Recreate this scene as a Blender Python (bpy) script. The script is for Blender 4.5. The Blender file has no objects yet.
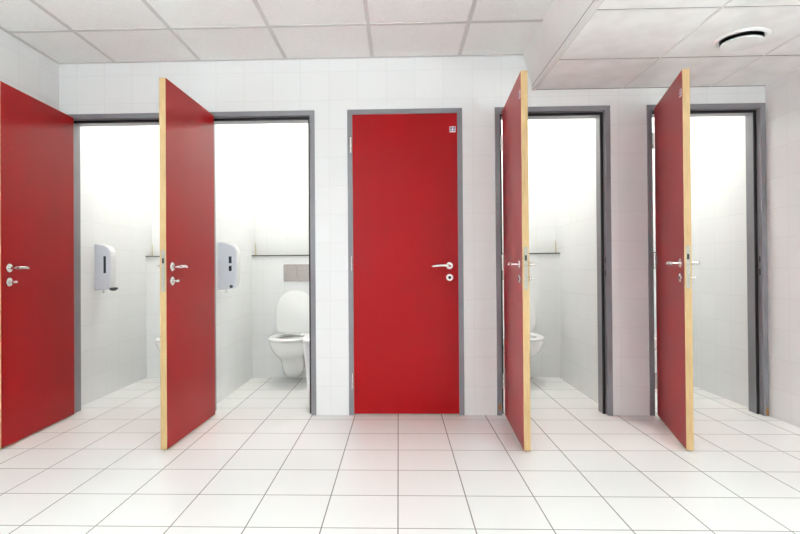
import bpy, bmesh, math, random
from mathutils import Vector, Matrix
random.seed(4)
SC = bpy.context.scene
COL = SC.collection
PI = math.pi

# ------------------------------------------------------------------ materials
def new_mat(name):
    m = bpy.data.materials.new(name); m.use_nodes = True
    nt = m.node_tree
    return m, nt, nt.nodes['Principled BSDF']

def simple(name, col, rough=0.5, metal=0.0, spec=0.5, coat=0.0):
    m, nt, b = new_mat(name)
    b.inputs['Base Color'].default_value = (*col, 1)
    b.inputs['Roughness'].default_value = rough
    b.inputs['Metallic'].default_value = metal
    b.inputs['Specular IOR Level'].default_value = spec
    b.inputs['Coat Weight'].default_value = coat
    return m

def noise_col(name, c1, c2, scale, rough, detail=4, bump=0.0, metal=0.0, stretch=None, spec=0.5, lo=0.35, hi=0.65):
    m, nt, b = new_mat(name)
    N, L = nt.nodes, nt.links
    g = N.new('ShaderNodeTexCoord')
    mp = N.new('ShaderNodeMapping')
    if stretch: mp.inputs['Scale'].default_value = stretch
    L.new(g.outputs['Object'], mp.inputs['Vector'])
    t = N.new('ShaderNodeTexNoise'); t.inputs['Scale'].default_value = scale; t.inputs['Detail'].default_value = detail
    L.new(mp.outputs['Vector'], t.inputs['Vector'])
    r = N.new('ShaderNodeValToRGB')
    r.color_ramp.elements[0].position = lo; r.color_ramp.elements[0].color = (*c1, 1)
    r.color_ramp.elements[1].position = hi; r.color_ramp.elements[1].color = (*c2, 1)
    L.new(t.outputs['Fac'], r.inputs['Fac']); L.new(r.outputs['Color'], b.inputs['Base Color'])
    b.inputs['Roughness'].default_value = rough; b.inputs['Metallic'].default_value = metal
    b.inputs['Specular IOR Level'].default_value = spec
    if bump:
        bp = N.new('ShaderNodeBump'); bp.inputs['Strength'].default_value = bump; bp.inputs['Distance'].default_value = 0.002
        L.new(t.outputs['Fac'], bp.inputs['Height']); L.new(bp.outputs['Normal'], b.inputs['Normal'])
    return m

def tile_mat(name, ax, size, phase, tile, grout, gw, rough, var=0.02, bump=0.25, spec=0.5):
    """tiles in the plane of the two world axes ax, joints of width gw through phase + k*size"""
    m, nt, b = new_mat(name)
    N, L = nt.nodes, nt.links
    geo = N.new('ShaderNodeNewGeometry')
    sep = N.new('ShaderNodeSeparateXYZ'); L.new(geo.outputs['Position'], sep.inputs[0])
    def math_(op, a, bb=None, c=None):
        n = N.new('ShaderNodeMath'); n.operation = op
        for i, v in enumerate((a, bb, c)):
            if v is None: continue
            if isinstance(v, (int, float)): n.inputs[i].default_value = v
            else: L.new(v, n.inputs[i])
        return n.outputs[0]
    ds, cells = [], []
    for a, ph in zip(ax, phase):
        u = math_('DIVIDE', math_('SUBTRACT', sep.outputs['XYZ'.index(a)], ph), size)
        f = math_('FRACT', u)
        d = math_('MINIMUM', f, math_('SUBTRACT', 1.0, f))
        ds.append(math_('MULTIPLY', d, size)); cells.append(math_('FLOOR', u))
    d = math_('MINIMUM', ds[0], ds[1])
    mr = N.new('ShaderNodeMapRange'); mr.interpolation_type = 'SMOOTHSTEP'
    L.new(d, mr.inputs['Value'])
    mr.inputs['From Min'].default_value = gw * 0.35; mr.inputs['From Max'].default_value = gw * 0.75
    cmb = N.new('ShaderNodeCombineXYZ'); L.new(cells[0], cmb.inputs[0]); L.new(cells[1], cmb.inputs[1])
    wn = N.new('ShaderNodeTexWhiteNoise'); L.new(cmb.outputs[0], wn.inputs['Vector'])
    ns = N.new('ShaderNodeTexNoise'); ns.inputs['Scale'].default_value = 2.3; ns.inputs['Detail'].default_value = 5
    L.new(geo.outputs['Position'], ns.inputs['Vector'])
    v = math_('ADD', math_('MULTIPLY', wn.outputs['Value'], var), math_('MULTIPLY', ns.outputs['Fac'], var * 1.5))
    v = math_('SUBTRACT', 1.0 + var, v)
    hs = N.new('ShaderNodeHueSaturation'); hs.inputs['Color'].default_value = (*tile, 1); L.new(v, hs.inputs['Value'])
    mx = N.new('ShaderNodeMix'); mx.data_type = 'RGBA'
    L.new(mr.outputs['Result'], mx.inputs['Factor'])
    mx.inputs['A'].default_value = (*grout, 1); L.new(hs.outputs['Color'], mx.inputs['B'])
    L.new(mx.outputs['Result'], b.inputs['Base Color'])
    rr = N.new('ShaderNodeMapRange'); L.new(mr.outputs['Result'], rr.inputs['Value'])
    rr.inputs['To Min'].default_value = 0.8; rr.inputs['To Max'].default_value = rough
    L.new(rr.outputs['Result'], b.inputs['Roughness'])
    b.inputs['Specular IOR Level'].default_value = spec
    bp = N.new('ShaderNodeBump'); bp.inputs['Strength'].default_value = bump; bp.inputs['Distance'].default_value = 0.001
    L.new(mr.outputs['Result'], bp.inputs['Height']); L.new(bp.outputs['Normal'], b.inputs['Normal'])
    return m

WT, WG = (0.855, 0.862, 0.86), (0.80, 0.80, 0.795)
M = {}
M['tileXZ'] = tile_mat('white_wall_tiles_facing', 'XZ', 0.2, (-0.077, 0.0), WT, WG, 0.004, 0.32, spec=0.35)
M['tileYZ'] = tile_mat('white_wall_tiles_side', 'YZ', 0.2, (0.0, 0.0), WT, WG, 0.004, 0.32, spec=0.35)
M['floor'] = tile_mat('pale_floor_tiles', 'XY', 0.3, (-0.0094, -0.1127), (0.85, 0.845, 0.825), (0.24, 0.22, 0.20), 0.0046, 0.3, var=0.03)
M['ceil'] = noise_col('mineral_ceiling_tile', (0.86, 0.86, 0.85), (0.90, 0.90, 0.89), 60, 0.9, bump=0.1)
M['ceil_low'] = noise_col('textured_ceiling_tile', (0.83, 0.825, 0.81), (0.94, 0.935, 0.925), 5.5, 0.9, detail=9, bump=0.3, lo=0.3, hi=0.6)
M['tbar'] = simple('ceiling_grid_metal', (0.62, 0.61, 0.605), 0.5)
M['tbar_w'] = simple('white_ceiling_trim', (0.80, 0.785, 0.77), 0.5)
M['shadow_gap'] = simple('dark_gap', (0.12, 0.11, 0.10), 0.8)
M['soffit'] = noise_col('painted_soffit', (0.80, 0.785, 0.77), (0.84, 0.825, 0.81), 3, 0.6)
M['red'] = noise_col('red_laminate', (0.315, 0.0008, 0.0035), (0.335, 0.001, 0.004), 8, 0.31, stretch=(1, 1, .3), spec=0.18)
M['wood'] = noise_col('beech_edging', (0.46, 0.30, 0.13), (0.54, 0.375, 0.185), 30, 0.5, stretch=(8, 8, .35))
M['frame'] = noise_col('grey_painted_steel', (0.22, 0.215, 0.235), (0.245, 0.24, 0.26), 6, 0.36, spec=0.5)
M['seal'] = simple('black_rubber_seal', (0.012, 0.010, 0.012), 0.6)
M['steel'] = noise_col('satin_steel', (0.70, 0.68, 0.66), (0.80, 0.78, 0.76), 40, 0.17, metal=1.0)
M['plate'] = noise_col('brushed_lock_plate', (0.34, 0.33, 0.29), (0.42, 0.41, 0.37), 60, 0.42, metal=0.5)
M['bronze'] = noise_col('brushed_flush_metal', (0.36, 0.32, 0.30), (0.46, 0.42, 0.39), 50, 0.38, metal=0.85, stretch=(1, 1, 9))
M['black'] = simple('black_opening', (0.008, 0.008, 0.008), 0.5)
M['ceramic'] = simple('white_sanitary_ceramic', (0.86, 0.86, 0.85), 0.08, spec=0.6, coat=0.3)
M['seatp'] = simple('white_seat_plastic', (0.87, 0.87, 0.86), 0.2)
M['water'] = simple('toilet_water', (0.35, 0.37, 0.36), 0.03)
M['disp'] = simple('shaded_dispenser_plastic', (0.72, 0.74, 0.81), 0.35)  # housing tone: shade on the dispenser sides put into the colour
M['disp_f'] = simple('lit_white_dispenser_plastic', (0.86, 0.86, 0.86), 0.25)  # lit copy of the housing plastic, for front cover and nozzle
M['smoke'] = simple('smoked_level_window', (0.035, 0.045, 0.06), 0.15)
M['lever'] = simple('dark_grey_push_plastic', (0.05, 0.055, 0.065), 0.35)
M['binp'] = simple('white_bin_plastic', (0.84, 0.85, 0.87), 0.3)
M['vent'] = simple('white_vent_enamel', (0.86, 0.86, 0.85), 0.3)
M['vent_d'] = noise_col('mottled_vent_throat', (0.02, 0.018, 0.016), (0.16, 0.15, 0.13), 25, 0.8)  # mottled from near black to grey
M['ledge'] = simple('dark_ledge_edge', (0.10, 0.095, 0.08), 0.5)
M['bead'] = simple('yellowed_silicone', (0.66, 0.57, 0.36), 0.5)
M['sign_w'] = simple('white_sign', (0.85, 0.80, 0.84), 0.4)
M['sign_b'] = simple('blue_sign_ink', (0.03, 0.04, 0.22), 0.4)
M['rust'] = noise_col('rust_patch', (0.35, 0.13, 0.03), (0.45, 0.24, 0.09), 80, 0.8)
M['pvc'] = simple('white_window_pvc', (0.8, 0.8, 0.8), 0.3)

def emis(name, col, s):
    m, nt, b = new_mat(name)
    b.inputs['Base Color'].default_value = (.9, .9, .9, 1)
    b.inputs['Emission Color'].default_value = (*col, 1)
    b.inputs['Emission Strength'].default_value = s
    return m
M['lamp_room'] = emis('room_lamp_diffuser', (0.90, 0.99, 1.0), 6.3)
M['lamp_low'] = emis('low_lamp_diffuser', (0.90, 0.99, 1.0), 6.6)
M['ceiling_fill'] = emis('ceiling_fill_glow', (0.93, 0.99, 1.0), 36.0)  # added glow on the hung lamps, brightens the ceiling
M['lamp_wc'] = emis('cubicle_lamp_diffuser', (1.0, 0.985, 0.92), 68.0)
def glass():
    m = bpy.data.materials.new('window_glass'); m.use_nodes = True
    nt = m.node_tree; nt.nodes.clear()
    o = nt.nodes.new('ShaderNodeOutputMaterial'); mx = nt.nodes.new('ShaderNodeMixShader')
    t = nt.nodes.new('ShaderNodeBsdfTransparent'); g = nt.nodes.new('ShaderNodeBsdfGlossy'); g.inputs['Roughness'].default_value = 0.02
    f = nt.nodes.new('ShaderNodeFresnel'); f.inputs['IOR'].default_value = 1.45
    nt.links.new(f.outputs[0], mx.inputs[0]); nt.links.new(t.outputs[0], mx.inputs[1]); nt.links.new(g.outputs[0], mx.inputs[2])
    nt.links.new(mx.outputs[0], o.inputs[0])
    return m
M['glass'] = glass()

# ------------------------------------------------------------------ mesh helpers
def box(bm, a, b, mi=0):
    x0, y0, z0 = a; x1, y1, z1 = b
    v = [bm.verts.new(p) for p in ((x0,y0,z0),(x1,y0,z0),(x1,y1,z0),(x0,y1,z0),(x0,y0,z1),(x1,y0,z1),(x1,y1,z1),(x0,y1,z1))]
    for q in ((0,3,2,1),(4,5,6,7),(0,1,5,4),(1,2,6,5),(2,3,7,6),(3,0,4,7)):
        bm.faces.new([v[i] for i in q]).material_index = mi

def loft(bm, rings, cap0=True, cap1=True, mi=0):
    vs = [[bm.verts.new(p) for p in r] for r in rings]
    n = len(vs[0])
    for a, b in zip(vs, vs[1:]):
        for i in range(n):
            j = (i + 1) % n
            bm.faces.new((a[i], a[j], b[j], b[i])).material_index = mi
    if cap0: bm.faces.new(vs[0][::-1]).material_index = mi
    if cap1: bm.faces.new(vs[-1]).material_index = mi
    return vs

def tube(bm, pts, radii, n=16, squash=1.0, axis=None):
    """round bar through pts; squash flattens it along axis"""
    rings = []
    P = [Vector(p) for p in pts]
    for i, p in enumerate(P):
        t = (P[min(i+1, len(P)-1)] - P[max(i-1, 0)]).normalized()
        ref = Vector((0, 0, 1)) if abs(t.z) < 0.9 else Vector((1, 0, 0))
        s = t.cross(ref).normalized(); u = s.cross(t)
        r = radii[i] if isinstance(radii, (list, tuple)) else radii
        rings.append([p + s * math.cos(a) * r * squash + u * math.sin(a) * r for a in (2*PI*k/n for k in range(n))])
    loft(bm, rings)

def lathe(bm, prof, c=(0,0,0), ax='Z', n=48, sign=1):
    """prof: list of (radius, along); open ends are capped"""
    rings = []
    for r, h in prof:
        ring = []
        for k in range(n):
            a = 2*PI*k/n; x, y, z = r*math.cos(a), r*math.sin(a), h*sign
            ring.append(Vector(c) + (Vector((x, y, z)) if ax == 'Z' else Vector((x, z, y)) if ax == 'Y' else Vector((z, x, y))))
        rings.append(ring)
    loft(bm, rings)

def obj(name, bm, mats, parent=None, smooth=False, bevel=0.0, loc=None, segs=2, sub=0):
    bmesh.ops.remove_doubles(bm, verts=bm.verts, dist=1e-6)
    bmesh.ops.recalc_face_normals(bm, faces=bm.faces)
    me = bpy.data.meshes.new(name); bm.to_mesh(me); bm.free()
    for m in (mats if isinstance(mats, (list, tuple)) else [mats]): me.materials.append(M[m])
    if smooth:
        for p in me.polygons: p.use_smooth = True
        me.set_sharp_from_angle(angle=math.radians(38))
    o = bpy.data.objects.new(name, me); COL.objects.link(o)
    if loc: o.location = loc
    if parent: o.parent = parent
    if bevel:
        md = o.modifiers.new('bevel', 'BEVEL'); md.width = bevel; md.segments = segs; md.limit_method = 'ANGLE'; md.angle_limit = math.radians(35)
    return o

def tag(o, label, cat, group=None, kind=None):
    o['label'] = label; o['category'] = cat
    if group: o['group'] = group
    if kind: o['kind'] = kind
    return o
def root(name, loc=(0,0,0), rz=0):
    o = bpy.data.objects.new(name, None); o.empty_display_size = 0.1; COL.objects.link(o)
    o.location = loc; o.rotation_euler = (0, 0, rz)
    return o
def B(*boxes):
    bm = bmesh.new()
    for a, b in boxes: box(bm, a, b)
    return bm

# ------------------------------------------------------------------ dimensions
XL, XR = -2.405, 2.512          # side walls
HC, HL, HQ = 2.493, 2.25, 3.4            # ceilings; the unseen cubicle one is raised to even out its light
YR = -6.6                       # rear wall behind the viewer
YB = 1.29                       # boxed-in lower back wall of the cubicles
YB2 = 1.41                      # upper back wall
LZ = 1.15                       # ledge height
TW = 0.12                       # door wall thickness
FR = [(-2.38, -1.58), (-1.38, -0.58), (-0.35, 0.449), (0.674, 1.463), (1.712, 2.508)]   # door frames, outer edges
FH = 2.13
PART = [(-1.48, -1.388), (-0.44, -0.345), (0.455, 0.54), (1.503, 1.60)]                 # partitions

# ------------------------------------------------------------------ setting
tag(obj('floor', B(((XL-.1, YR-.1, -.08), (XR+.1, YB2+.1, 0))), 'floor'), 'pale square floor tiles with dark grout lines through the whole washroom', 'floor', kind='structure')
tag(obj('wall_left', B(((XL-.12, YR-.1, 0), (XL, YB2+.1, HQ+.05))), 'tileYZ'), 'white tiled side wall behind the fully opened leftmost red door', 'wall', kind='structure')
tag(obj('wall_right', B(((XR, YR-.1, 0), (XR+.12, YB2+.1, HQ+.05))), 'tileYZ'), 'white tiled side wall at the right end of the washroom', 'wall', kind='structure')
# door wall: piers and lintels around the frames, one wall
bm = bmesh.new()
g = 0.004
xs = [XL] + [v for f in FR for v in (f[0]+g, f[1]-g)] + [XR]
for i in range(0, len(xs), 2):
    if xs[i+1] - xs[i] > 0.001: box(bm, (xs[i], 0, 0), (xs[i+1], TW, FH - g))
box(bm, (XL, 0, FH - g), (XR, TW, HQ + .05))
tag(obj('wall_back', bm, 'tileXZ'), 'white tiled wall holding the row of five red cubicle doors', 'wall', kind='structure')
tag(obj('wall_cubicle_back', B(((XL, YB2, 0), (XR, YB2+.1, HQ+.05))), 'tileXZ'), 'white upper rear wall of the cubicles above the ledge', 'wall', kind='structure')
# rear wall with a window opening
WX0, WX1, WZ0, WZ1 = -2.1, -0.9, 0.9, 2.1
tag(obj('wall_rear', B(((XL, YR-.1, 0), (WX0, YR, HC+.02)), ((WX1, YR-.1, 0), (XR, YR, HC+.02)),
        ((WX0, YR-.1, 0), (WX1, YR, WZ0)), ((WX0, YR-.1, WZ1), (WX1, YR, HC+.02))), 'tileXZ'), 'white tiled wall with a window behind the viewer', 'wall', kind='structure')
bm = B(((WX0, YR-.08, WZ0), (WX0+.06, YR-.02, WZ1)), ((WX1-.06, YR-.08, WZ0), (WX1, YR-.02, WZ1)),
       ((WX0+.06, YR-.08, WZ0), (WX1-.06, YR-.02, WZ0+.06)), ((WX0+.06, YR-.08, WZ1-.06), (WX1-.06, YR-.02, WZ1)),
       ((-1.53, YR-.08, WZ0+.06), (-1.47, YR-.02, WZ1-.06)))
w = tag(obj('window_1', bm, 'pvc', bevel=.004), 'wide white framed window in the wall behind the viewer', 'window', kind='structure')
obj('pane', B(((WX0+.05, YR-.054, WZ0+.05), (WX1-.05, YR-.048, WZ1-.05))), 'glass', w)
for i, (a, b) in enumerate(PART):
    lab = ['white tiled partition between the first and second cubicles from the left', 'white tiled partition right of the second cubicle with the white bin',
           'white tiled partition on the left side of the fourth cubicle', 'white tiled partition between the two rightmost cubicles'][i]
    tag(obj('partition_wall', B(((a, TW, 0), (b, YB2, HQ+.01))), 'tileYZ'), lab, 'wall', kind='structure')
# boxed lower back walls, one per cubicle, with ledge edge and corner bead
ROOMS = [(XL, PART[0][0]), (PART[0][1], PART[1][0]), (PART[1][1], PART[2][0]), (PART[2][1], PART[3][0]), (PART[3][1], XR)]
names = ['first', 'second', 'third', 'fourth', 'fifth']
for i, (a, b) in enumerate(ROOMS):
    o = tag(obj('wall_cistern_box', B(((a, YB, 0), (b, YB2, LZ))), 'tileXZ'), 'boxed-in lower rear wall of the %s cubicle from the left' % names[i], 'wall', kind='structure')
    obj('ledge_edge', B(((a, YB-.012, LZ), (b, YB2, LZ+.009))), 'ledge', o)
    s = b - .006 if i == 3 else a + .006
    bm = bmesh.new(); tube(bm, [(s, YB2-.004, LZ+.009), (s, YB2-.004, LZ+.13)], [.006, .0025], 8)
    obj('silicone_bead', bm, 'bead', o)

# ceilings: high part, slanted soffit, low part
SX0, SX1 = 0.872, 0.943
def slab(bm, x0, x1, y0, y1, z): box(bm, (x0, y0, z), (x1, y1, z + .02))
bm = bmesh.new(); slab(bm, XL, SX0+.02, YR, 0.0, HC)
hi = tag(obj('ceiling', bm, 'ceil'), 'higher suspended ceiling of large white panels on the left', 'ceiling', kind='structure')
bm = bmesh.new()
k = -4
xsg = [-.172 + .605*k for k in range(-3, 2)]
ysg = [-.505 - .6*k for k in range(0, 9)]
tb = .012
for x in xsg: box(bm, (x-tb, YR, HC-.004), (x+tb, -.02, HC+.001))
for y in ysg:
    e = [XL+.02] + [v for x in xsg for v in (x-tb, x+tb)] + [SX0]
    for j in range(0, len(e), 2): box(bm, (e[j], y-tb, HC-.004), (e[j+1], y+tb, HC+.001))
box(bm, (XL, -.02, HC-.004), (SX0, 0, HC+.001)); box(bm, (XL, YR, HC-.004), (XL+.02, -.02, HC+.001))
obj('grid_bars', bm, 'tbar', hi)
bm = bmesh.new()
ring = lambda y: [(SX0, y, HC+.02), (SX0, y, HC), (SX1-.012, y, HL+.03), (SX1-.012, y, HL-.004), (SX1+.014, y, HL-.004), (SX1+.014, y, HC+.02)]
loft(bm, [ring(YR), ring(0)])
so = tag(obj('ceiling_soffit', bm, 'soffit'), 'slanted white step between the high and the low ceiling', 'ceiling', kind='structure')
obj('edge_trim', B(((SX1-.016, YR, HL-.008), (SX1+.012, 0, HL-.004))), 'tbar_w', so)
obj('trim_gap', B(((SX1-.0130, YR, HL+.020), (SX1-.011, 0, HL+.023)), ((SX1+.014, YR, HL-.003), (SX1+.0165, 0, HL-.001))), 'shadow_gap', so)
# low ceiling with a round hole for the vent
VX, VY, VR = 1.864, -0.768, 0.107
bm = bmesh.new()
x0, x1, y0, y1 = SX1+.014, XR, YR, 0.0
n = 48
circ = [Vector((VX + VR*math.cos(2*PI*k/n), VY + VR*math.sin(2*PI*k/n), HL)) for k in range(n)]
sq = .24
def on_sq(a):
    c, s = math.cos(a), math.sin(a); t = sq / max(abs(c), abs(s)); return Vector((VX + c*t, VY + s*t, HL))
outr = [on_sq(2*PI*k/n) for k in range(n)]
loft(bm, [[p + Vector((0, 0, .02)) for p in circ], circ, outr], cap0=False, cap1=False)
for (a, b) in (((x0, y0, HL), (VX-sq, y1, HL+.02)), ((VX+sq, y0, HL), (x1, y1, HL+.02)), ((VX-sq, y0, HL), (VX+sq, VY-sq, HL+.02)), ((VX-sq, VY+sq, HL), (VX+sq, y1, HL+.02))):
    box(bm, a, b)
lo = tag(obj('ceiling_low', bm, 'ceil_low'), 'lower suspended ceiling of stained white panels on the right', 'ceiling', kind='structure')
bm = bmesh.new(); t = .006
XG = [1.552, 2.150]
e = [SX1+.019] + [v for x in XG for v in (x-t, x+t)] + [XR]
for x in XG: box(bm, (x-t, YR, HL-.003), (x+t, 0, HL+.001))
for y in [-.515 - .6*k for k in range(9)]:
    for j in range(0, len(e), 2): box(bm, (e[j], y-t, HL-.003), (e[j+1], y+t, HL+.001))
obj('grid_bars', bm, 'tbar_w', lo)
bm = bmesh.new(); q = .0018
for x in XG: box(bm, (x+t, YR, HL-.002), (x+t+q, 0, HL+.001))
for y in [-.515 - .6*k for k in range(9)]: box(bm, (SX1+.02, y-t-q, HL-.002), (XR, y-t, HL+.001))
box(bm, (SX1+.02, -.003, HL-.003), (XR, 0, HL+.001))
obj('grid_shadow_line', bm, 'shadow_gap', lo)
for i, (a, b) in enumerate(ROOMS):
    tag(obj('ceiling_cubicle', B(((a, TW, HQ), (b, YB2, HQ+.05))), 'ceil'), 'plain ceiling over the %s cubicle from the left' % names[i], 'ceiling', kind='structure')

# ------------------------------------------------------------------ door frames
FW, FS, FD = .034, .053, .045     # face width, stop offset, rebate depth
def frame_sweep(bm, x0, x1, prof, close=True):
    rings = [[(x0+d, y, 0.0) for d, y in prof], [(x0+d, y, FH-d) for d, y in prof], [(x1-d, y, FH-d) for d, y in prof], [(x1-d, y, 0.0) for d, y in prof]]
    loft(bm, rings)
flab = ['grey steel door frame in the left corner of the room', 'grey steel door frame with the toilet and bin behind it', 'grey steel frame around the closed red door',
        'grey steel door frame below the ceiling step', 'grey steel door frame in the right corner of the room']
for i, (x0, x1) in enumerate(FR):
    bm = bmesh.new()
    frame_sweep(bm, x0, x1, [(0, -.007), (FW, -.007), (FW, FD), (FS, FD), (FS, TW+.004), (0, TW+.004)])
    f = tag(obj('trim_%d' % (i+1), bm, 'frame', bevel=.0015), flab[i], 'door frame', kind='structure')
    bm = bmesh.new(); frame_sweep(bm, x0, x1, [(FW+.0005, FD-.007), (FS-.001, FD-.007), (FS-.001, FD-.0005), (FW+.0005, FD-.0005)])
    obj('rubber_seal', bm, 'seal', f)
    if i != 2:
        xr = x1 - FW
        o = obj('strike_plate', B(((xr-.0012, .004, .90), (xr-.0002, .028, 1.12))), 'frame', f)
        obj('latch_hole', B(((xr-.0016, .009, 1.045), (xr-.0010, .022, 1.085)), ((xr-.0016, .009, .955), (xr-.0010, .022, 1.00))), 'black', o)
    if i in (3, 4):
        x = x0 + .010 if i == 3 else x1 - .022
        bm = bmesh.new(); loft(bm, [[(x, yy, .01+.0), (x+.016, yy, .004), (x+.019, yy, .03), (x+.012, yy, .062), (x+.002, yy, .05)] for yy in (-.0076, -.0068)])
        if i == 3: bm.transform(Matrix.Translation((0, 0, .03)))
        obj('rust_patch', bm, 'rust', f)

# ------------------------------------------------------------------ doors
DW, DT, DZ0, DZ1 = .733, .038, .009, 2.103
def lever(parent, x, z, y, sg, with_key):
    """lever handle on the face at local y; sg = outward direction along y (-1 front)"""
    bm = bmesh.new()
    tube(bm, [(x, y + sg*.004, z), (x, y + sg*.045, z)], .0085, 16)
    pts, rad = [], []
    for k in range(13):
        u = k / 12
        px = x + .006 - u * .131
        py = y + sg * (.047 + .006*math.sin(u*PI) - (.010*max(0, u-.75)/.25 if u > .75 else 0))
        pz = z + .004*math.sin(u*PI*1.2) - .002
        pts.append((px, py, pz)); rad.append((.0095 - .0018*u) * (.55 if k in (0, 12) else 1))
    tube(bm, pts, rad, 14, squash=.8)
    h = obj('lever_handle', bm, 'steel', parent, smooth=True)
    bm = bmesh.new(); lathe(bm, [(.0255, 0), (.0255, .006), (.023, .009), (.012, .0095)], (x, y, z), 'Y', 40, sg)
    obj('rosette', bm, 'steel', h, smooth=True)
    zk = z - .082
    bm = bmesh.new(); lathe(bm, [(.0255, 0), (.0255, .006), (.023, .009), (.011, .0095)], (x, y, zk), 'Y', 40, sg)
    r = obj('lock_rosette', bm, 'steel', parent, smooth=True)
    if with_key == 'key':
        bm = bmesh.new(); lathe(bm, [(.0105, .0092), (.0105, .0104)], (x, y, zk), 'Y', 28, sg)
        obj('indicator_window', bm, 'black', r, smooth=True)
    else:
        bm = bmesh.new(); lathe(bm, [(.009, .009), (.009, .022)], (x, y, zk), 'Y', 24, sg)
        box(bm, (x-.028, y+sg*.022 if sg > 0 else y-.034, zk-.007), (x+.008, y+.034 if sg > 0 else y-.022, zk+.007))
        obj('thumb_turn', bm, 'steel', r, bevel=.002)

def hinge_bm(z, ang):
    """barrel in front of the hinge edge, plus the two short wings"""
    bm = bmesh.new()
    tube(bm, [(-.009, -.006, z-.054), (-.009, -.006, z-.019)], .0065, 14)
    tube(bm, [(-.009, -.006, z-.017), (-.009, -.006, z+.017)], .0068, 14)
    tube(bm, [(-.009, -.006, z+.019), (-.009, -.006, z+.054)], .0065, 14)
    box(bm, (-.009, -.006, z-.05), (-.001, -.0035, z+.05))
    return bm

def make_door(n, px, py, ang, label, widx=1.0, sign=True):
    d = tag(obj('door_%d' % n, B(((0.0015, 0, DZ0+.0015), (DW-.0015, DT, DZ1-.0015))), 'red', bevel=.0006), label, 'door', kind='structure')
    d.location = (px, py, 0); d.rotation_euler = (0, 0, -math.radians(ang))
    y0, y1 = .0008, DT-.0008
    obj('wood_edging', B(((DW-.0015, y0, DZ0), (DW+.001, y1, DZ1)), ((-.001, y0, DZ0), (.0015, y1, DZ1)), ((.0015, y0, DZ1-.0015), (DW-.0015, y1, DZ1)), ((.0015, y0, DZ0), (DW-.0015, y1, DZ0+.0015))), 'wood', d)
    lever(d, DW-.063, 1.036, 0, -1, 'key')
    if n != 3: lever(d, DW-.063, 1.036, DT, 1, 'turn')
    for z in (1.882, 1.056, .238):
        obj('hinge', hinge_bm(z, ang), 'steel', d, smooth=True)
    if n != 3:
        lp = obj('lock_plate', B(((DW+.0008, .0095, .895), (DW+.0026, .0295, 1.130))), 'plate', d, bevel=.0008)
        obj('latch_recess', B(((DW+.0020, .0135, 1.054), (DW+.0031, .0255, 1.084))), 'black', lp)
        obj('deadbolt', B(((DW+.002, .0140, .955), (DW+.0034, .0250, .988))), 'plate', lp, bevel=.001)
        bm = bmesh.new()
        for zz in (.905, 1.118): lathe(bm, [(.0035, 0), (.0035, .0012)], (DW+.0022, .0195, zz), 'X', 14)
        obj('screw', bm, 'plate', lp, smooth=True)
    if sign:
        sx, sz = DW-.034, 1.983
        s = obj('pictogram_sign', B(((sx-.020, -.002, sz-.020), (sx+.020, 0, sz+.020))), 'sign_w', d)
        obj('sign_mark', B(((sx-.016, -.0026, sz+.003), (sx-.004, -.0018, sz+.014)), ((sx+.004, -.0026, sz+.003), (sx+.016, -.0018, sz+.014)),
                           ((sx-.015, -.0026, sz-.013), (sx-.005, -.0018, sz-.002)), ((sx+.005, -.0026, sz-.013), (sx+.015, -.0018, sz-.002))), 'sign_b', s)
    return d
make_door(1, -2.331, -.012, 87.4, 'red door swung fully open against the left wall')
make_door(2, -1.326, -.012, 91.3, 'open red door with pale wood edge in front of the second cubicle from the left')
make_door(3, -.3165, .001, 0, 'closed red door in the middle of the row')
make_door(4, .724, -.014, 93.3, 'open red door seen nearly edge-on just right of the closed one')
make_door(5, 1.757, -.014, 104.7, 'rightmost open red door swung past a right angle')

# ------------------------------------------------------------------ toilets
def dshape(cx, hw, yf, yb, z, n=40, p=2.3, sq=.30):
    """outline: rounded front at yf, straight-ish sides back to yb"""
    ym = yf + min((yb-yf)*.62, hw*1.35)
    pts = []
    for k in range(n+1):
        a = PI * k / n
        c, s = math.cos(a), math.sin(a)
        x = hw * math.copysign(abs(c)**(2/p), c); y = ym - (ym-yf) * abs(s)**(2/p)
        pts.append((cx + x, y, z))
    for k in range(1, 9):
        u = k / 9
        pts.append((cx - hw * (1 - .10*u) , ym + (yb-ym)*u, z))
    pts.append((cx - hw*.9, yb, z)); pts.append((cx + hw*.9, yb, z))
    for k in range(8, 0, -1):
        u = k / 9
        pts.append((cx + hw * (1 - .10*u), ym + (yb-ym)*u, z))
    return pts
def oval(cx, cy, rx, ry, z, n=59, p=2.2):
    out = []
    for k in range(n):
        a = 2*PI*k/n; c, s = math.cos(a), math.sin(a)
        out.append((cx + rx*math.copysign(abs(c)**(2/p), c), cy - ry*math.copysign(abs(s)**(2/p), s), z))
    return out
NP = len(dshape(0, .1, 0, 1, 0))
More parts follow.
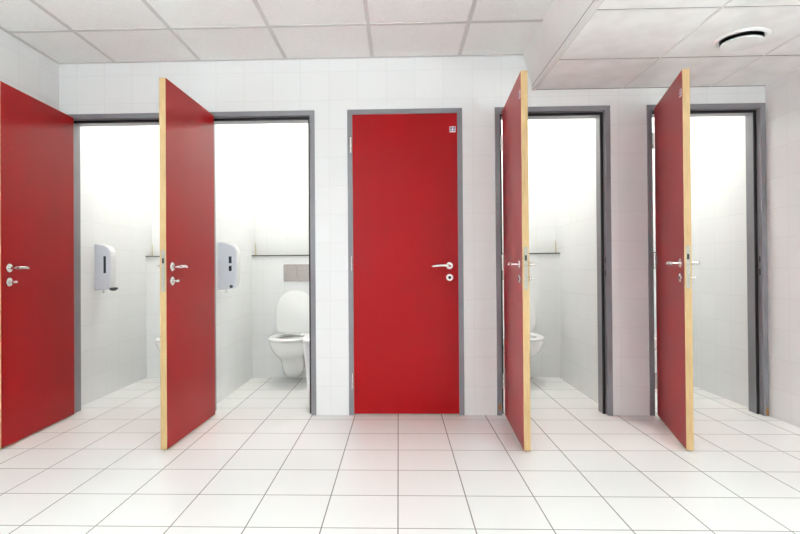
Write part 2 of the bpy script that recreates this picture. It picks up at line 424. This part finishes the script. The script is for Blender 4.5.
def toilet(cx, label):
    r = tag(root('toilet', (cx, YB, 0)), label, 'toilet', 'wall-hung toilets in the cubicles')
    bm = bmesh.new()
    prof = [(.062, .060, -.20, 0), (.054, .068, -.225, 0), (.070, .084, -.255, 0), (.11, .093, -.275, 0), (.16, .098, -.295, 0), (.20, .101, -.325, 0),
            (.23, .107, -.37, 0), (.255, .120, -.415, 0), (.285, .140, -.46, 0), (.32, .159, -.495, 0), (.355, .171, -.515, 0), (.385, .178, -.524, 0), (.398, .178, -.524, 0)]
    prof = [(z, hw, yf, -.0005) for z, hw, yf, _ in prof]
    rings = [dshape(0, hw, yf, yb, z) for z, hw, yf, yb in prof]
    rings.append(dshape(0, .170, -.515, -.0005, .403))
    n = NP
    inner = [oval(0, -.285, .128, .185, .403, n), oval(0, -.285, .122, .178, .385, n), oval(0, -.28, .112, .165, .33, n), oval(0, -.265, .085, .12, .25, n), oval(0, -.255, .05, .07, .20, n)]
    loft(bm, rings + inner, cap0=True, cap1=False)
    bowl = obj('bowl', bm, 'ceramic', r, smooth=True)
    bm = bmesh.new(); bm.faces.new([bm.verts.new(p) for p in oval(0, -.255, .056, .078, .208, 32)])
    obj('water', bm, 'water', bowl)
    # seat ring
    bm = bmesh.new()
    loft(bm, [oval(0, -.285, .120, .178, .406, n), oval(0, -.285, .118, .175, .414, n), oval(0, -.285, .124, .182, .425, n),
              dshape(0, .178, -.520, -.075, .427), dshape(0, .186, -.530, -.070, .420), dshape(0, .186, -.530, -.070, .409), dshape(0, .182, -.526, -.073, .405), oval(0, -.285, .120, .178, .406, n)], cap0=False, cap1=False)
    obj('seat', bm, 'seatp', r, smooth=True)
    bm = bmesh.new()
    bm.free()
    for s in (-.075, .075):
        bm = bmesh.new(); tube(bm, [(s-.018, -.058, .424), (s+.018, -.058, .424)], .013, 14)
        obj('seat_hinge', bm, 'seatp', r, smooth=True)
    # raised lid: outline in its own plane, leaning to the wall
    bm = bmesh.new()
    out = []
    for k in range(49):
        a = PI * k / 48; c, s = math.cos(a), math.sin(a)
        out.append((.184*math.copysign(abs(c)**(2/2.35), c), .17 + .225*abs(s)**(2/2.35)))
    out += [(-.182, .10), (-.170, .03), (-.150, .0), (.150, .0), (.170, .03), (.182, .10)]
    def lay(sc, d):
        pts = []
        for x, h in out:
            h2 = .20 + (h-.20)*sc; x2 = x*sc
            t = math.radians(6.5)
            pts.append((x2, -.056 + h2*math.sin(t) + d*math.cos(t) - .002, .429 + h2*math.cos(t) - d*math.sin(t)))
        return pts
    loft(bm, [lay(.97, -.012), lay(.99, -.0105), lay(1, -.006), lay(1, .002), lay(.985, .006)])
    obj('lid', bm, 'seatp', r, smooth=True)
    return r
toilet(-1.965, 'white wall-hung toilet peeking past the wood edge of the second door')
toilet(-.968, 'white wall-hung toilet with raised lid seen whole beside the bin')
toilet(1.075, 'white wall-hung toilet half hidden behind the fourth door')
toilet(2.045, 'white wall-hung toilet glimpsed through the hinge gap of the rightmost door')

def flush(cx, label):
    r = tag(root('flush_plate', (cx, YB, .99)), label, 'flush plate', 'flush plates above the toilets')
    obj('plate', B(((-.130, -.011, -.081), (.130, -.0005, .081))), 'bronze', r, bevel=.004)
    for a, b, l in ((-.112, -.006, 'button'), (.004, .112, 'button')):
        obj('button', B(((a, -.016, -.060), (b, -.0105, .060))), 'bronze', r, bevel=.003)
flush(-1.965, 'brushed metal flush plate above the leftmost toilet')
flush(-.955, 'brushed metal flush plate above the toilet beside the bin')
flush(1.075, 'brushed metal flush plate above the toilet behind the fourth door')

# ------------------------------------------------------------------ dispensers
def dispenser(x, y, dep, wins, round_button, label):
    """mounted on a wall at x, facing +X, dep deep; wins: list of (z0, z1) level windows in the side"""
    r = tag(root('soap_dispenser', (x, y, .865)), label, 'dispenser', 'dispensers on the cubicle side walls')
    k = dep / .14; w = .088
    def sec(yy, ins):
        P = [(0.0005, .0 + ins), (.100, .006 + ins), (.126, .020 + ins), (.134 - ins, .06), (.140 - ins, .16), (.140 - ins, .26), (.136 - ins, .305), (.122 - ins, .330 - ins), (.095, .348 - ins), (.05, .362 - ins), (.0005, .368 - ins)]
        return [(px*k, yy, pz) for px, pz in P]
    bm = bmesh.new(); loft(bm, [sec(0, .004), sec(.004, 0), sec(w-.004, 0), sec(w, .004)])
    obj('housing', bm, 'disp', r, smooth=True)
    bm = bmesh.new()
    F = [(.1272, .024), (.1352, .062), (.1412, .16), (.1412, .26), (.1372, .305), (.1232, .3310), (.0955, .3492), (.05, .3632), (.004, .3692)]
    G = [(px + .003*(1 if pz < .32 else .4), pz + (.0 if pz < .32 else .003)) for px, pz in F]
    loft(bm, [[(px*k, yy, pz) for px, pz in F + G[::-1]] for yy in (.006, w-.006)])
    obj('front_cover', bm, 'disp_f', r, smooth=True)
    for a, b in wins:
        obj('level_window', B(((.080*k, -.0015, a), (.102*k, .001, b))), 'smoke', r, bevel=.0007)
    bm = bmesh.new()
    if round_button:
        tube(bm, [(.100, -.008, .026), (.100, -.004, .026), (.100, .012, .026)], [.011, .013, .013], 20)
    else:
        tube(bm, [(.100, .044, .010), (.118, .044, .006), (.138, .044, .008), (.158, .044, .014)], [.010, .014, .013, .009], 16, squash=1.3)
    obj('push_button' if round_button else 'push_lever', bm, 'lever', r, smooth=True)
    bm = bmesh.new(); lathe(bm, [(.009, -.024), (.012, 0), (.013, .004)], (.050, w/2, 0), 'Z', 20)
    obj('nozzle', bm, 'disp_f', r, smooth=True)
dispenser(XL, .435, .125, [(.135, .270)], False, 'slim soap dispenser, sides greyed as shade, with one long dark side window')
dispenser(PART[0][1], .355, .142, [(.205, .258), (.145, .185)], True, 'slim soap dispenser, sides greyed as shade, with two small dark side windows')

# ------------------------------------------------------------------ bin
def rr(cx, cy, hx, hy, z, rad=.03, n=6):
    pts = []
    for sx, sy, a0 in ((1, 1, 0), (-1, 1, PI/2), (-1, -1, PI), (1, -1, 1.5*PI)):
        for k in range(n+1):
            a = a0 + PI/2*k/n
            pts.append((cx + sx*(hx-rad) + rad*math.cos(a), cy + sy*(hy-rad) + rad*math.sin(a), z))
    return pts
b = tag(root('waste_bin', (-.588, .300, 0)), 'tapered white bin standing just inside the second cubicle', 'bin')
bm = bmesh.new()
loft(bm, [rr(0, 0, .080, .09, .002), rr(0, 0, .084, .094, .012), rr(0, 0, .118, .13, .478), rr(0, 0, .112, .124, .478), rr(0, 0, .078, .088, .03)])
obj('body', bm, 'binp', b, smooth=True)
bm = bmesh.new()
loft(bm, [rr(0, 0, .119, .133, .472), rr(0, 0, .121, .135, .480), rr(0, 0, .119, .133, .496), rr(0, 0, .100, .115, .506), rr(0, 0, .05, .06, .509)])
obj('lid', bm, 'seatp', b, smooth=True)

# ------------------------------------------------------------------ ceiling vent
v = tag(root('ceiling_vent', (VX, VY, HL)), 'round white exhaust vent with lowered disc in the low ceiling', 'vent')
bm = bmesh.new(); lathe(bm, [(.102, .004), (.103, -.005), (.110, -.010), (.122, -.009), (.131, -.003), (.132, -.0002), (.110, -.0002), (.104, .004)], n=64)
obj('outer_ring', bm, 'vent', v, smooth=True)
bm = bmesh.new()
lathe(bm, [(.1015, .0), (.096, .035), (.085, .06), (.085, .12)], n=48)
for f in [f for f in bm.faces if len(f.verts) > 4 and f.calc_center_median().z < .05]: bm.faces.remove(f)
obj('throat', bm, 'vent_d', v, smooth=True)
bm = bmesh.new(); lathe(bm, [(.012, .075), (.012, -.018), (.060, -.018), (.097, -.025), (.100, -.029), (.097, -.034), (.06, -.040), (.012, -.042)], n=64)
for a in (0, 2.09, 4.19):
    c, s = math.cos(a), math.sin(a)
    tube(bm, [(.01*c, .01*s, .05), (.088*c, .088*s, .055)], .003, 8)
obj('disc', bm, 'vent', v, smooth=True)

# ------------------------------------------------------------------ lamps
def panel(x, y, z, drop, mat, label):  # unseen lamps, hung low and given an upward glow to light the ceiling
    r = tag(root('added_hung_lamp', (x, y, z)), label, 'lamp', 'unseen lamps added to light the washroom')
    obj('housing', B(((-.29, -.29, -drop-.03), (.29, .29, -drop+.0))), 'tbar_w', r, bevel=.003)
    for sx in (-.2, .2):
        bm = bmesh.new(); tube(bm, [(sx, 0, -drop), (sx, 0, -.0005)], .006, 10); obj('rod', bm, 'steel', r, smooth=True)
    obj('ceiling_fill', B(((-.25, -.25, -drop+.0005), (.25, .25, -drop+.008))), 'ceiling_fill', r)  # upward glow added for ceiling brightness
    obj('diffuser', B(((-.28, -.28, -drop-.05), (.28, .28, -drop-.0305))), mat, r, bevel=.006)
for i, (x, y) in enumerate(((-1.38, -2.6), (-1.38, -5.0))):
    panel(x, y, HC-.004, .55, 'lamp_room', 'unseen square lamp added under the high ceiling, %s' % ['nearer one', 'rear one'][i])
for i, y in enumerate((-2.6, -5.0)):
    panel(1.851, y, HL-.003, .35, 'lamp_low', 'unseen square lamp added under the low ceiling, %s one' % ['nearer', 'rear'][i])
for i, (a, b_) in enumerate(ROOMS):
    r = tag(root('round_ceiling_light', ((a+b_)/2, .72, HQ)), 'round ceiling light over the %s cubicle from the left' % names[i], 'lamp', 'round cubicle lights')
    bm = bmesh.new(); lathe(bm, [(.19, -.0005), (.19, -.03), (.165, -.032)], n=40); obj('base', bm, 'pvc', r, smooth=True)
    bm = bmesh.new(); lathe(bm, [(.162, -.0322), (.160, -.035), (.10, -.036)], n=40); obj('diffuser', bm, 'lamp_wc', r, smooth=True)

# daylight at the window
L = bpy.data.lights.new('window_daylight', 'AREA'); L.shape = 'RECTANGLE'; L.size = WX1-WX0-.1; L.size_y = WZ1-WZ0-.1
L.energy = 18; L.color = (.80, .90, 1.0)
lo_ = bpy.data.objects.new('window_daylight', L); COL.objects.link(lo_)
lo_.location = ((WX0+WX1)/2, YR-.15, (WZ0+WZ1)/2); lo_.rotation_euler = (math.radians(90), 0, 0)
W = bpy.data.worlds.new('sky'); SC.world = W; W.use_nodes = True
W.node_tree.nodes['Background'].inputs[0].default_value = (.75, .87, 1, 1); W.node_tree.nodes['Background'].inputs[1].default_value = 1.0

# ------------------------------------------------------------------ camera
H, D, F = 1.00562, 3.68224, 528.93
r_ = Vector((0.99949934, 0.0308087, -0.00720319)); u_ = Vector((0.0074046, -0.00642836, 0.99995192)); f_ = Vector((-0.03076091, 0.99950463, 0.00665327))
cam = bpy.data.cameras.new('camera'); co = bpy.data.objects.new('camera', cam); COL.objects.link(co)
m = Matrix((r_, u_, -f_)).transposed().to_4x4(); m.translation = (0, -D, H); co.matrix_world = m
cam.sensor_width = 36; cam.lens = F / 800 * 36; cam.shift_x = 17.83 / 800; cam.clip_start = .05
SC.camera = co
vs = SC.view_settings
vs.view_transform = 'Standard'; vs.look = 'None'; vs.exposure = 0.45; vs.gamma = 1; vs.use_curve_mapping = False
SC.cycles.max_bounces = 10; SC.cycles.diffuse_bounces = 6
SC.cycles.use_denoising = True
